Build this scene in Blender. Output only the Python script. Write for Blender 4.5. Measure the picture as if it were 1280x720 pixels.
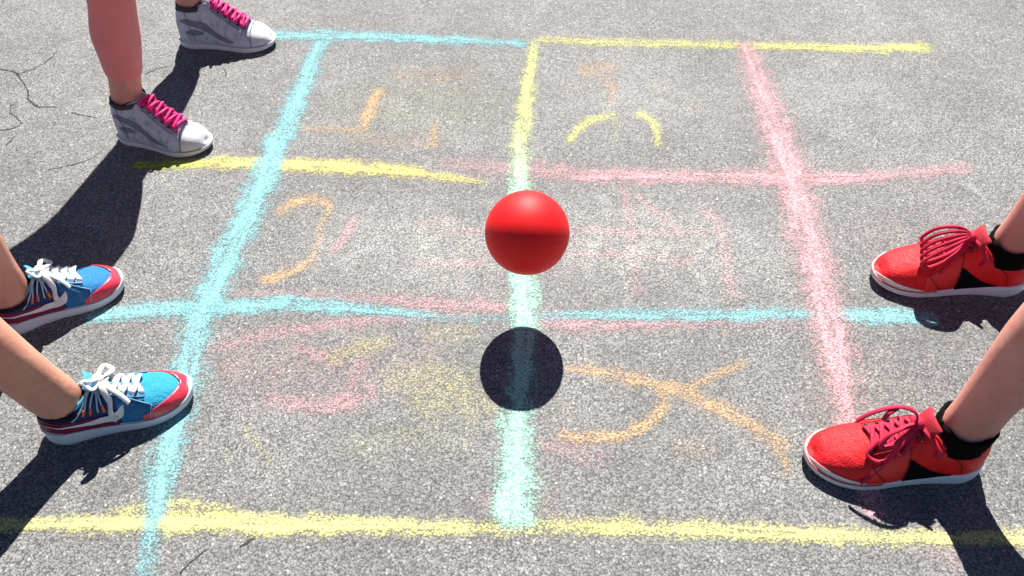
import bpy, bmesh, math, random
from mathutils import Vector, Matrix
random.seed(7)
D = bpy.data
for o in list(D.objects): D.objects.remove(o)
SC = bpy.context.scene
COL = SC.collection
R = math.radians

# ------------------------------------------------------------------ camera, sky, sun, exposure
F = 1152.0; H = 1.10; TH = R(46)          # focal length in photo pixels, eye height, downward pitch
cam = D.cameras.new('camera'); co = D.objects.new('camera', cam); COL.objects.link(co)
co.location = (0, 0, H); co.rotation_euler = (math.pi/2 - TH, 0, 0)
cam.sensor_width = 36; cam.lens = 36*F/1280; cam.clip_start = .02; cam.clip_end = 2000
cam.dof.use_dof = True; cam.dof.focus_distance = 1.36; cam.dof.aperture_fstop = 9.0
SC.camera = co
SC.render.resolution_x = 1024; SC.render.resolution_y = 576
SUN_DIR = Vector((.0082, .133, .159)).normalized()
EL = math.asin(SUN_DIR.z)
w = D.worlds.new('World'); SC.world = w; w.use_nodes = True
nt = w.node_tree; nt.nodes.clear()
sky = nt.nodes.new('ShaderNodeTexSky'); sky.sky_type = 'NISHITA'; sky.sun_disc = False
sky.sun_elevation = EL; sky.sun_rotation = math.atan2(SUN_DIR.x, SUN_DIR.y); sky.air_density = .45; sky.dust_density = .1; sky.ozone_density = 1.5
bg = nt.nodes.new('ShaderNodeBackground'); bg.inputs['Strength'].default_value = .05
wo = nt.nodes.new('ShaderNodeOutputWorld')
nt.links.new(sky.outputs[0], bg.inputs[0]); nt.links.new(bg.outputs[0], wo.inputs[0])
sl = D.lights.new('sun', 'SUN'); sl.energy = 5.0; sl.angle = R(.5); sl.color = (1, .965, .91)
so = D.objects.new('sun', sl); COL.objects.link(so); so.location = SUN_DIR*5
so.rotation_euler = (-SUN_DIR).to_track_quat('-Z', 'Y').to_euler()
SC.cycles.transparent_max_bounces = 48; SC.cycles.max_bounces = 8
SC.view_settings.view_transform = 'Standard'; SC.view_settings.look = 'None'
SC.view_settings.exposure = 1.05; SC.view_settings.gamma = 1

# ------------------------------------------------------------------ helpers
def ray(px, py):
    u, v = px-640, py-360
    return Vector((u, F*math.cos(TH)-v*math.sin(TH), -(F*math.sin(TH)+v*math.cos(TH))))
def G(px, py, z=0.0):
    d = ray(px, py); t = (z-H)/d.z
    return Vector((d.x*t, d.y*t, z))
def PY(px, py, Y):
    d = ray(px, py); t = Y/d.y
    return Vector((d.x*t, Y, H+d.z*t))
def link(name, me, mat=None, parent=None):
    o = D.objects.new(name, me); COL.objects.link(o)
    if mat: me.materials.append(mat)
    if parent: o.parent = parent
    return o
def bobj(name, bm, mat, parent=None, smooth=True):
    bmesh.ops.recalc_face_normals(bm, faces=bm.faces)
    me = D.meshes.new(name); bm.to_mesh(me); bm.free()
    if smooth:
        for p in me.polygons: p.use_smooth = True
    return link(name, me, mat, parent)
def tag(o, label, cat=None, group=None, kind=None):
    if label: o['label'] = label
    if cat: o['category'] = cat
    if group: o['group'] = group
    if kind: o['kind'] = kind
    return o
def empty(name, loc):
    o = D.objects.new(name, None); COL.objects.link(o); o.location = loc; o.empty_display_size = .05
    return o
def lerp(a, b, t): return a+(b-a)*t
def table(tb):
    xs = [p[0] for p in tb]; ys = [p[1] for p in tb]; n = len(xs)
    ms = []
    for i in range(n):
        if i == 0 or i == n-1: j = (0, 1) if i == 0 else (n-2, n-1); ms.append((ys[j[1]]-ys[j[0]])/(xs[j[1]]-xs[j[0]]))
        else:
            d0 = (ys[i]-ys[i-1])/(xs[i]-xs[i-1]); d1 = (ys[i+1]-ys[i])/(xs[i+1]-xs[i])
            ms.append(0 if d0*d1 <= 0 else 2*d0*d1/(d0+d1))
    def f(x):
        if x <= xs[0]: return ys[0]
        if x >= xs[-1]: return ys[-1]
        i = 0
        while x > xs[i+1]: i += 1
        h = xs[i+1]-xs[i]; t = (x-xs[i])/h
        return ((2*t**3-3*t*t+1)*ys[i]+(t**3-2*t*t+t)*h*ms[i]+(-2*t**3+3*t*t)*ys[i+1]+(t**3-t*t)*h*ms[i+1])
    return f
def catmull(P, n=8, closed=False):
    P = [Vector(p) for p in P]; out = []; N = len(P)
    for i in range(N if closed else N-1):
        g = (lambda k: P[k % N]) if closed else (lambda k: P[max(0, min(N-1, k))])
        a, b, c, d = g(i-1), g(i), g(i+1), g(i+2)
        for j in range(n):
            t = j/n
            out.append(.5*((2*b)+(c-a)*t+(2*a-5*b+4*c-d)*t*t+(3*b-a-3*c+d)*t**3))
    if not closed: out.append(P[-1].copy())
    return out
def tube(bm, P, r, seg=8, flat=1.0, closed=False, rf=None, up=Vector((0, 0, 1))):
    """flat<1 squeezes the section along the local up direction"""
    N = len(P); rings = []
    for i in range(N):
        a = P[(i-1) % N] if closed else P[max(i-1, 0)]; b = P[(i+1) % N] if closed else P[min(i+1, N-1)]
        t = (b-a)
        t = t.normalized() if t.length > 1e-9 else Vector((1, 0, 0))
        s = t.cross(up)
        if s.length < 1e-3: s = t.cross(Vector((0, 1, 0)))
        s.normalize(); n = s.cross(t).normalized()
        rr = r*(rf(i/(N-1)) if rf else 1)
        rings.append([bm.verts.new(P[i]+s*math.cos(2*math.pi*k/seg)*rr+n*math.sin(2*math.pi*k/seg)*rr*flat) for k in range(seg)])
    M = N if closed else N-1
    for i in range(M):
        A, B = rings[i], rings[(i+1) % N]
        for k in range(seg):
            bm.faces.new((A[k], A[(k+1) % seg], B[(k+1) % seg], B[k]))
    if not closed:
        bm.faces.new(rings[0]); bm.faces.new(rings[-1][::-1])

# ------------------------------------------------------------------ node helpers / materials
class NT:
    def __init__(s, name, alpha=False):
        s.m = D.materials.new(name); s.m.use_nodes = True; s.t = s.m.node_tree; s.t.nodes.clear()
        s.out = s.n('ShaderNodeOutputMaterial'); s.b = s.n('ShaderNodeBsdfPrincipled')
        s.l(s.b.outputs[0], s.out.inputs[0])
    def n(s, k, **kw):
        x = s.t.nodes.new(k)
        for a, v in kw.items(): setattr(x, a, v)
        return x
    def l(s, a, b): s.t.links.new(a, b)
    def inp(s, node, key, v):
        if hasattr(v, 'is_linked') or isinstance(v, bpy.types.NodeSocket): s.l(v, node.inputs[key])
        else: node.inputs[key].default_value = v
    def math(s, op, a, b=0.0, c=0.0, clamp=False):
        x = s.n('ShaderNodeMath', operation=op); x.use_clamp = clamp
        s.inp(x, 0, a); s.inp(x, 1, b)
        if op in ('MULTIPLY_ADD', 'SMOOTH_MIN', 'COMPARE'): s.inp(x, 2, c)
        return x.outputs[0]
    def mapr(s, v, a, b, c=0.0, d=1.0, smooth=False):
        x = s.n('ShaderNodeMapRange'); x.interpolation_type = 'SMOOTHSTEP' if smooth else 'LINEAR'
        for k, q in zip((0, 1, 2, 3, 4), (v, a, b, c, d)): s.inp(x, k, q)
        return x.outputs[0]
    def noise(s, vec, scale, detail=2.0, rough=.5, col=False):
        x = s.n('ShaderNodeTexNoise'); s.l(vec, x.inputs['Vector'])
        x.inputs['Scale'].default_value = scale; x.inputs['Detail'].default_value = detail; x.inputs['Roughness'].default_value = rough
        return x.outputs['Color' if col else 'Fac']
    def vor(s, vec, scale, feature='F1', rnd=1.0):
        x = s.n('ShaderNodeTexVoronoi', feature=feature); s.l(vec, x.inputs['Vector']); x.inputs['Scale'].default_value = scale
        x.inputs['Randomness'].default_value = rnd
        return x
    def ramp(s, v, stops, interp='LINEAR'):
        x = s.n('ShaderNodeValToRGB'); x.color_ramp.interpolation = interp; e = x.color_ramp.elements
        while len(e) > 1: e.remove(e[-1])
        e[0].position, e[0].color = stops[0][0], (*stops[0][1], 1)
        for p, c in stops[1:]:
            q = e.new(p); q.color = (*c, 1)
        s.l(v, x.inputs[0]); return x.outputs[0]
    def mix(s, f, a, b, mode='MIX'):
        x = s.n('ShaderNodeMix', data_type='RGBA', blend_type=mode)
        s.inp(x, 0, f)
        for k, v in ((6, a), (7, b)):
            if isinstance(v, tuple): x.inputs[k].default_value = (*v[:3], 1)
            else: s.l(v, x.inputs[k])
        return x.outputs[2]
    def bump(s, h, dist, strength=1.0, prev=None):
        x = s.n('ShaderNodeBump'); x.inputs['Distance'].default_value = dist; x.inputs['Strength'].default_value = strength
        s.l(h, x.inputs['Height'])
        if prev: s.l(prev, x.inputs['Normal'])
        s.l(x.outputs[0], s.b.inputs['Normal']); return x.outputs[0]
    def set(s, **kw):
        for k, v in kw.items():
            k = k.replace('_', ' ')
            if isinstance(v, tuple): v = (*v[:3], 1)
            s.inp(s.b, k, v)

def grain(n):
    """height of the asphalt aggregate (0..1), shared by the bare asphalt and the chalk rubbed on it"""
    pos = n.n('ShaderNodeNewGeometry').outputs['Position']
    warp = n.noise(pos, 150, 2, .6, True)
    wv = n.n('ShaderNodeVectorMath', operation='MULTIPLY_ADD'); n.l(warp, wv.inputs[0])
    wv.inputs[1].default_value = (.0035,)*3; n.l(pos, wv.inputs[2]); p = wv.outputs[0]
    v1 = n.vor(p, 285); v2 = n.vor(p, 590)
    stone = n.mapr(v1.outputs['Distance'], .15, .75, 1, 0, True)
    sep = n.n('ShaderNodeSeparateColor'); n.l(v1.outputs['Color'], sep.inputs[0]); rnd = sep.outputs[0]
    rnd2 = sep.outputs[1]
    fine = n.noise(p, 700, 3, .7)
    small = n.mapr(v2.outputs['Distance'], .1, .75, 1, 0, True)
    h = n.math('MULTIPLY', stone, n.mapr(rnd2, 0, 1, .45, 1))
    h = n.math('MULTIPLY_ADD', small, .35, n.math('MULTIPLY', h, .65))
    h = n.math('ADD', n.math('MULTIPLY', h, .8), n.math('MULTIPLY', fine, .28))
    return pos, p, h, rnd, fine, small

def mat_asphalt():
    n = NT('asphalt'); pos, p, h, rnd, fine, small = grain(n)
    c = n.ramp(rnd, [(0, (.125, .125, .127)), (.2, (.175, .175, .173)), (.6, (.215, .212, .206)), (.9, (.255, .25, .242)), (1, (.33, .325, .315))])
    big = n.noise(pos, 1.7, 4, .55); mid = n.noise(pos, 9, 4, .6)
    tone = n.math('MULTIPLY', n.mapr(big, .3, .7, .84, 1.14), n.mapr(mid, .3, .7, .86, 1.1))
    stain = n.mapr(n.noise(pos, 5.5, 6, .72), .58, .72, 1, .8, True)
    tone = n.math('MULTIPLY', tone, stain)
    tone = n.math('MULTIPLY', tone, n.mapr(n.noise(pos, 28, 4, .7), .3, .7, .88, 1.1))
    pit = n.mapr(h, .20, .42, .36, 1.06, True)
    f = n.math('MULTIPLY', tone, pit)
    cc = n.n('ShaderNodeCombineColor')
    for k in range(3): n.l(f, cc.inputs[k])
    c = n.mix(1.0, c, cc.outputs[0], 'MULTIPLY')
    # pale wear and old chalk dust
    d = n.mapr(n.noise(pos, 3.2, 5, .65), .46, .72, 0, .55, True)
    c = n.mix(n.math('MULTIPLY', d, n.mapr(h, .35, .75, 0, 1)), c, (.5, .49, .47))
    # sparse white mineral chips and tar dark spots
    v3 = n.vor(p, 95); s3 = n.n('ShaderNodeSeparateColor'); n.l(v3.outputs['Color'], s3.inputs[0])
    chip = n.math('MULTIPLY', n.mapr(v3.outputs['Distance'], .12, .2, 1, 0), n.math('GREATER_THAN', s3.outputs[0], .86))
    c = n.mix(n.math('MULTIPLY', chip, .75), c, (.62, .6, .57))
    hole = n.math('MULTIPLY', n.mapr(v3.outputs['Distance'], .14, .24, 1, 0), n.math('LESS_THAN', s3.outputs[0], .1))
    c = n.mix(n.math('MULTIPLY', hole, .75), c, (.035, .035, .037))
    n.set(Base_Color=c, Roughness=.72, Specular_IOR_Level=.4)
    n.bump(h, .0013, .6); return n.m

def mat_chalk(name, c, edge=.55, gain=1.0, c2=None):
    """opacity comes from stroke pressure (UV.x along, UV.y across, vertex value 'press') against the grain height"""
    n = NT(name); pos, p, h, rnd, fine, small = grain(n)
    uv = n.n('ShaderNodeUVMap', uv_map='stroke').outputs[0]
    sx = n.n('ShaderNodeSeparateXYZ'); n.l(uv, sx.inputs[0])
    press = n.n('ShaderNodeAttribute', attribute_name='press').outputs['Fac']
    wob = n.noise(pos, 30, 5, .7)
    ac = n.math('ABSOLUTE', sx.outputs[1])
    ac = n.math('ADD', ac, n.mapr(wob, .25, .75, -.4, .4))
    fall = n.mapr(ac, .05, 1.15, 1, .0, True)
    # streaks along the stroke
    mp = n.n('ShaderNodeMapping'); n.l(uv, mp.inputs[0]); mp.inputs['Scale'].default_value = (9, 3.2, 1)
    st = n.noise(mp.outputs[0], 1.0, 3, .6)
    pr = n.math('MULTIPLY', press, n.mapr(st, .25, .72, .58, 1.25))
    pr = n.math('MULTIPLY', n.math('MULTIPLY', pr, fall), gain*1.05)
    thr = n.math('SUBTRACT', .76, n.math('MULTIPLY', pr, .68))
    a = n.mapr(h, n.math('SUBTRACT', thr, .2), n.math('ADD', thr, .2), 0, 1, True)
    lim = n.mapr(pr, .0, .8, 0, 1)
    a = n.math('MULTIPLY_ADD', a, .60, n.mapr(pr, .0, 1.0, 0, .38))
    a = n.math('MULTIPLY', a, lim)
    a = n.math('MULTIPLY', a, .9)
    col = c
    if c2 is not None:
        col = n.mix(n.mapr(sx.outputs[0], c2[1], c2[2], 0, 1, True), c, c2[0])
    col = n.mix(n.mapr(h, .2, .5, .5, 0, True), col, (.16, .16, .155))
    n.set(Base_Color=col, Roughness=.95, Specular_IOR_Level=.1, Alpha=a)
    n.bump(h, .0013, .6)
    return n.m

def mat_simple(name, c, rough=.6, bump=None, spec=.4, coat=0, sheen=0, vary=.12, sss=0, weave=None):
    n = NT(name); tc = n.n('ShaderNodeTexCoord').outputs['Object']
    f = n.noise(tc, 60, 4, .6)
    dark = tuple(x*(1-vary) for x in c); lite = tuple(min(1, x*(1+vary)) for x in c)
    col = n.mix(n.mapr(f, .3, .7), dark, lite)
    prev = None
    if weave:                       # woven/knit grid
        v = n.vor(tc, weave, 'F1', .8)
        hh = n.mapr(v.outputs['Distance'], 0, .6, 1, 0, True)
        col = n.mix(n.math('MULTIPLY', n.math('SUBTRACT', 1, hh), .35), col, tuple(x*.55 for x in c))
        prev = n.bump(hh, .0006, .8)
    if bump: n.bump(n.noise(tc, bump[0], 4, .6), bump[1], .8, prev)
    n.set(Base_Color=col, Roughness=rough, Specular_IOR_Level=spec, Coat_Weight=coat, Sheen_Weight=sheen)
    if coat: n.b.inputs['Coat Roughness'].default_value = .2
    if sss:
        n.b.inputs['Subsurface Weight'].default_value = sss
        n.b.inputs['Subsurface Radius'].default_value = (1, .35, .2); n.b.inputs['Subsurface Scale'].default_value = .004
    return n.m

def mat_skin(name, a, b, c):
    n = NT(name); tc = n.n('ShaderNodeTexCoord').outputs['Object']
    col = n.mix(n.mapr(n.noise(tc, 22, 4, .6), .35, .68), a, b)
    col = n.mix(n.mapr(n.noise(tc, 110, 3, .7), .52, .72, 0, .5), col, c)
    col = n.mix(n.mapr(n.noise(tc, 9, 3, .6), .45, .7, 0, .45), col, tuple(x*.8 for x in a))
    fv = n.vor(tc, 190); fs = n.n('ShaderNodeSeparateColor'); n.l(fv.outputs['Color'], fs.inputs[0])
    fr = n.math('MULTIPLY', n.mapr(fv.outputs['Distance'], .12, .22, 1, 0), n.math('GREATER_THAN', fs.outputs[0], .88))
    col = n.mix(n.math('MULTIPLY', fr, .4), col, tuple(x*.45 for x in a))
    n.set(Base_Color=col, Roughness=.52, Specular_IOR_Level=.4)
    n.b.inputs['Subsurface Weight'].default_value = .25
    n.b.inputs['Subsurface Radius'].default_value = (1, .35, .18); n.b.inputs['Subsurface Scale'].default_value = .005
    v = n.vor(tc, 900); b0 = n.bump(v.outputs['Distance'], .0003, .4); n.bump(n.noise(tc, 45, 3, .6), .002, .5, b0); return n.m

# ------------------------------------------------------------------ ground
def build_ground():
    bm = bmesh.new(); S = 300
    bm.faces.new([bm.verts.new(p) for p in ((-S, -S, 0), (S, -S, 0), (S, S, 0), (-S, S, 0))])
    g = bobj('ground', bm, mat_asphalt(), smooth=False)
    tag(g, 'grey speckled sunlit asphalt of the playground', kind='structure')
    cm = mat_simple('crack_shade', (.045, .043, .04), .95, (300, .002))  # flat dark strips, the shade inside the gaps put into their colour
    cracks = [([(-30, 84), (0, 87), (18, 89), (24, 96), (32, 108), (36, 118), (34, 123), (45, 133), (60, 134), (78, 134)], 3.2),
              ([(20, 92), (38, 88), (55, 79), (66, 70), (72, 63)], 1.8),
              ([(88, 141), (105, 144), (121, 147)], 1.4),
              ([(0, 163), (14, 161), (22, 158), (27, 154), (22, 148), (12, 141), (14, 132), (22, 127)], 2.0),
              ([(7, 182), (12, 176), (18, 172)], 1.8), ([(60, 212), (90, 206), (110, 200), (122, 193)], 1.2),
              ([(182, 92), (196, 86), (215, 82)], 1.2), ([(280, 85), (283, 92), (282, 97)], 1.5),
              ([(225, 716), (240, 701), (262, 684)], 1.6), ([(300, 684), (318, 672), (322, 668)], 2.2)]
    for path, wpx in cracks:
        P = []
        for a, b in zip(path[:-1], path[1:]):
            for k in range(5):
                t = k/5; j = random.uniform(-1, 1)*.9
                P.append((lerp(a[0], b[0], t)+random.uniform(-.8, .8), lerp(a[1], b[1], t)+j*.7))
        P.append(path[-1]); pts = [G(*q, z=.0006) for q in P]
        bm = bmesh.new(); prev = None; N = len(pts)
        for i, q in enumerate(pts):
            d = (pts[min(i+1, N-1)]-pts[max(i-1, 0)]).normalized(); s = Vector((-d.y, d.x, 0))
            sc = wpx/620*.5*min(1, 4*(1-i/(N-1))+.15)*random.uniform(.45, 1.3)
            a, b = bm.verts.new(q+s*sc), bm.verts.new(q-s*sc*random.uniform(.6, 1))
            if prev: bm.faces.new((prev[0], prev[1], b, a))
            prev = (a, b)
        bobj('crack', bm, cm, g, smooth=False)
    return g
build_ground()

# ------------------------------------------------------------------ chalk
CH = {'blue': mat_chalk('chalk_blue', (.28, .62, .66)), 'pink': mat_chalk('chalk_pink', (.80, .45, .49)),
      'yellow': mat_chalk('chalk_yellow', (.80, .77, .30)), 'lemon': mat_chalk('chalk_lemon', (.74, .74, .26)),
      'orange': mat_chalk('chalk_orange', (.80, .52, .28)), 'white': mat_chalk('chalk_white', (.7, .69, .67)),
      'mint': mat_chalk('chalk_mint', (.70, .74, .30), c2=((.44, .84, .66), .22, .5)),
      'gold_shaded': mat_chalk('chalk_gold_shaded', (.50, .68, .06), c2=((.80, .70, .24), .05, .3))}  # greenish start: the line's tint in the girl's shadow, put into the chalk
ZL = [.0003]; PG = [1.2]
def stroke(bm, pts, mat_slot=0):
    """pts: (px, py, width_px, press) in photo pixels -> a flat strip lying on the asphalt"""
    ZL[0] += .000015; z = ZL[0]
    uvl = bm.loops.layers.uv['stroke']; pl = bm.verts.layers.float['press']
    C = [G(p[0], p[1], z) for p in pts]
    # width in metres from image width measured at that depth
    W = []
    for i, p in enumerate(pts):
        a, b = pts[max(i-1, 0)], pts[min(i+1, len(pts)-1)]
        d = Vector((b[0]-a[0], b[1]-a[1])).normalized(); k = p[2]*.62
        W.append((G(p[0]-d.y*k, p[1]+d.x*k)-G(p[0]+d.y*k, p[1]-d.x*k)).length)
    Q = catmull([(a.x, a.y, 0) for a in C], 8); N = len(Q)
    def itp(arr, i):
        t = i/8; k = min(int(t), len(arr)-2); return lerp(arr[k], arr[k+1], t-k)
    L = [0]
    for i in range(1, N): L.append(L[-1]+(Q[i]-Q[i-1]).length)
    rows = []
    for i, q in enumerate(Q):
        d = (Q[min(i+1, N-1)]-Q[max(i-1, 0)]).normalized(); s = Vector((-d.y, d.x, 0))
        hw = itp(W, i)*.62; pr = itp([p[3]*PG[0] for p in pts], i)
        pr *= min(1, .25+min(L[i], L[-1]-L[i])/.02)
        row = []
        for k in (-1, 0, 1):
            v = bm.verts.new((q.x+s.x*hw*k, q.y+s.y*hw*k, z)); v[pl] = pr; row.append(v)
        rows.append(row)
    for i in range(N-1):
        for k in range(2):
            f = bm.faces.new((rows[i][k], rows[i][k+1], rows[i+1][k+1], rows[i+1][k]))
            for lp, (ii, kk) in zip(f.loops, ((i, k), (i, k+1), (i+1, k+1), (i+1, k))):
                lp[uvl].uv = (L[ii]/L[-1], kk-1)
def chalk(name, label, cat, group, colour, strokes):
    bm = bmesh.new(); bm.loops.layers.uv.new('stroke'); bm.verts.layers.float.new('press')
    for s in strokes: stroke(bm, s)
    for f in bm.faces:
        if f.normal.z < 0: f.normal_flip()
    me = D.meshes.new(name); bm.to_mesh(me); bm.free()
    o = link(name, me, CH[colour]); tag(o, label, cat, group)
    return o
GL = 'chalk lines of the court'; GD = 'faint chalk drawings in the squares'
# smudges and drawings first (lowest)
chalk('chalk_drawing', 'faint orange chalk strokes like a one in the far left square', 'chalk drawing', GD, 'orange',
      [[(478, 108, 14, .55), (462, 135, 16, .6), (455, 162, 16, .6)], [(375, 160, 8, .35), (410, 161, 9, .4), (465, 160, 10, .5)],
       [(545, 150, 14, .5), (541, 190, 14, .4)], [(480, 92, 18, .2), (560, 95, 26, .28), (600, 80, 18, .2)], [(430, 172, 20, .2), (540, 178, 25, .25)]])
chalk('chalk_drawing', 'pair of small yellow chalk arches in the far right square', 'chalk drawing', GD, 'lemon',
      [[(708, 182, 10, .5), (722, 162, 12, .65), (745, 148, 12, .6), (775, 143, 11, .55)], [(790, 140, 11, .55), (808, 145, 12, .65), (820, 160, 12, .65), (822, 186, 12, .5)],
       [(769, 140, 9, .3), (771, 178, 9, .4)]])
chalk('chalk_drawing', 'pale orange chalk squiggle above the yellow arches', 'chalk drawing', GD, 'orange',
      [[(722, 96, 16, .36), (748, 84, 18, .42), (780, 88, 16, .32)], [(755, 92, 16, .42), (766, 112, 15, .45), (765, 132, 15, .42)], [(712, 122, 14, .22), (735, 105, 14, .25)],
       [(820, 105, 10, .28), (818, 130, 10, .2)], [(858, 138, 14, .3), (882, 125, 16, .25)]])
chalk('chalk_drawing', 'pale orange chalk number two in the middle left square', 'chalk drawing', GD, 'orange',
      [[(345, 272, 15, .4), (368, 252, 16, .55), (395, 250, 17, .55), (412, 258, 16, .5), (402, 282, 12, .42), (396, 310, 14, .45), (380, 332, 15, .55), (350, 345, 15, .6), (318, 352, 13, .4)]])
chalk('chalk_drawing', 'short slanted pink chalk dash beside the number two', 'chalk drawing', GD, 'pink',
      [[(446, 268, 12, .45), (432, 292, 15, .55), (415, 320, 13, .5)]])
chalk('chalk_drawing', 'thin pale pink chalk dashes left of the red ball', 'chalk drawing', GD, 'pink',
      [[(515, 278, 8, .3), (545, 278, 9, .4), (578, 273, 8, .35)], [(555, 292, 10, .35), (605, 287, 12, .45), (650, 290, 12, .5)], [(508, 328, 10, .35), (560, 329, 11, .5), (592, 329, 10, .5), (610, 322, 9, .4)]])
chalk('chalk_drawing', 'pale pink crisscross chalk figure right of the red ball', 'chalk drawing', GD, 'pink',
      [[(700, 288, 11, .42), (760, 289, 12, .5), (830, 292, 12, .42), (895, 290, 10, .3)], [(700, 316, 10, .35), (745, 317, 11, .45), (810, 320, 13, .4), (870, 330, 14, .4)],
       [(778, 232, 15, .42), (787, 270, 18, .42), (792, 320, 20, .36), (795, 375, 20, .36)], [(790, 238, 11, .36), (825, 268, 12, .42), (862, 298, 12, .36)],
       [(868, 262, 16, .36), (890, 268, 18, .45), (905, 305, 17, .42), (912, 350, 20, .45), (918, 378, 20, .35)], [(830, 345, 13, .3), (875, 310, 14, .3)]])
chalk('chalk_drawing', 'smudged pink chalk loop in the near left square', 'chalk drawing', GD, 'pink',
      [[(250, 440, 22, .3), (330, 418, 18, .4), (420, 405, 18, .45), (520, 394, 18, .42), (600, 392, 16, .35)], [(362, 428, 16, .4), (400, 446, 18, .42), (430, 462, 16, .3)],
       [(325, 488, 20, .35), (355, 500, 22, .45), (398, 508, 26, .5), (440, 498, 26, .5), (478, 488, 22, .36)], [(452, 440, 24, .42), (445, 470, 26, .4), (432, 492, 22, .4)],
       [(270, 465, 34, .24), (310, 448, 34, .26)]])
chalk('chalk_smudge', 'worn yellowish chalk dust patch left of the ball shadow', 'chalk smudge', 'chalk dust smudges', 'yellow',
      [[(400, 452, 24, .3), (450, 436, 26, .4), (495, 424, 24, .36)], [(470, 476, 40, .3), (540, 470, 50, .34), (600, 480, 45, .3)], [(500, 500, 40, .28), (580, 505, 50, .34), (630, 512, 34, .28)],
       [(520, 420, 34, .26), (600, 415, 34, .26)]])
chalk('chalk_smudge', 'scattered traces of yellow chalk dust above the near yellow line', 'chalk smudge', 'chalk dust smudges', 'yellow',
      [[(300, 530, 12, .28), (325, 560, 12, .32), (345, 590, 10, .28)], [(275, 585, 10, .24), (290, 560, 10, .22)], [(420, 560, 34, .2), (520, 545, 36, .22), (600, 560, 30, .2)]])
chalk('chalk_smudge', 'pale pink chalk dust rubbed beside the lower end of the centre line', 'chalk smudge', 'chalk dust smudges', 'pink',
      [[(668, 552, 26, .36), (710, 560, 34, .34), (770, 575, 40, .24)], [(595, 610, 40, .22), (625, 640, 40, .34)], [(670, 600, 34, .24), (700, 660, 30, .24)]])
chalk('chalk_smudge', 'small pink chalk dust spot below the near yellow line at the lower right', 'chalk smudge', 'chalk dust smudges', 'pink', [[(1150, 684, 30, .24), (1180, 694, 34, .3), (1215, 705, 30, .3)]])
chalk('chalk_drawing', 'large orange chalk cross and loop in the near right square', 'chalk drawing', GD, 'orange',
      [[(700, 460, 15, .42), (745, 464, 20, .5), (800, 476, 22, .52), (850, 489, 24, .54), (900, 512, 24, .54), (945, 535, 24, .5), (995, 562, 20, .42)],
       [(690, 540, 17, .45), (735, 547, 19, .55), (780, 542, 19, .6), (815, 525, 19, .58), (832, 500, 17, .5), (815, 485, 12, .3)], [(852, 488, 13, .4), (890, 470, 14, .48), (938, 450, 12, .4)],
       [(965, 548, 18, .4), (980, 575, 18, .45), (984, 602, 14, .3)], [(836, 545, 28, .26), (866, 562, 28, .3), (900, 555, 24, .22)], [(690, 515, 22, .24), (720, 508, 22, .26)]])
chalk('chalk_smudge', 'broad worn white chalk dust and painted-in pale light over the middle squares right of the ball', 'chalk smudge', 'chalk dust smudges', 'white',
      [[(690, 300, 120, .38), (790, 300, 150, .44), (900, 310, 140, .42), (1000, 330, 90, .26)]])  # dust veil that also paints the bright wash of the court centre
chalk('chalk_smudge', 'broad worn white chalk dust and painted-in pale light over the squares left of the ball', 'chalk smudge', 'chalk dust smudges', 'white',
      [[(360, 300, 90, .28), (450, 300, 130, .38), (540, 305, 130, .42), (640, 300, 120, .38)]])  # same pale wash of light in the chalk colour, left half
chalk('chalk_smudge', 'pale pink chalk dust filling the near left square', 'chalk smudge', 'chalk dust smudges', 'pink',
      [[(250, 450, 70, .18), (350, 455, 110, .24), (450, 455, 110, .22), (560, 450, 90, .16)]])
chalk('chalk_smudge', 'pale yellow chalk dust over the far left square', 'chalk smudge', 'chalk dust smudges', 'yellow',
      [[(400, 130, 60, .12), (480, 135, 90, .17), (560, 130, 90, .18), (630, 140, 70, .14)]])
chalk('chalk_smudge', 'white chalk dust over the far right square and beyond the thick pink line', 'chalk smudge', 'chalk dust smudges', 'white',
      [[(690, 130, 80, .26), (800, 125, 100, .34), (900, 130, 90, .3), (1020, 120, 90, .3), (1120, 110, 80, .26)]])
chalk('chalk_smudge', 'thin worn white chalk trace slanting down towards the far red shoe', 'chalk smudge', 'chalk dust smudges', 'white',
      [[(1205, 225, 8, .4), (1225, 245, 8, .45), (1245, 265, 8, .35)]])
# the court
PG[0] = 1.0
chalk('chalk_line', 'pink chalk line rubbed just above the near row of blue chalk', 'chalk line', GL, 'pink',
      [[(270, 368, 14, .4), (350, 368, 16, .45), (450, 374, 17, .48), (540, 380, 22, .58), (640, 384, 22, .55)]])
chalk('chalk_line', 'pink chalk line rubbed just below the blue row on the right side', 'chalk line', GL, 'pink',
      [[(655, 396, 24, .5), (720, 404, 26, .6), (820, 404, 20, .55), (920, 402, 18, .42), (1040, 401, 18, .36)]])
chalk('chalk_line', 'broad light blue chalk line across the near row between blue and red shoes', 'chalk line', GL, 'blue',
      [[(95, 398, 16, .75), (140, 392, 19, .85), (200, 386, 24, .85), (280, 383, 26, .82), (370, 380, 21, .85), (430, 384, 20, .75), (500, 391, 17, .68), (560, 396, 14, .5), (620, 398, 14, .4),
        (700, 394, 14, .62), (780, 394, 17, .72), (880, 394, 19, .72), (1000, 393, 20, .76), (1100, 394, 24, .8), (1180, 400, 18, .7)]])
chalk('chalk_line', 'pale blue chalk line along the far edge beside the far grey shoe', 'chalk line', GL, 'blue',
      [[(325, 45, 14, .75), (400, 44, 15, .78), (480, 46, 15, .78), (560, 50, 13, .8), (665, 55, 10, .62)]])
chalk('chalk_line', 'thin yellow chalk line along the far edge at the upper right', 'chalk line', GL, 'lemon',
      [[(662, 49, 10, .58), (740, 52, 13, .62), (860, 55, 13, .66), (980, 58, 12, .72), (1100, 60, 13, .8), (1170, 60, 13, .75)], [(1142, 48, 5, .5), (1156, 58, 8, .7)]])
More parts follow.
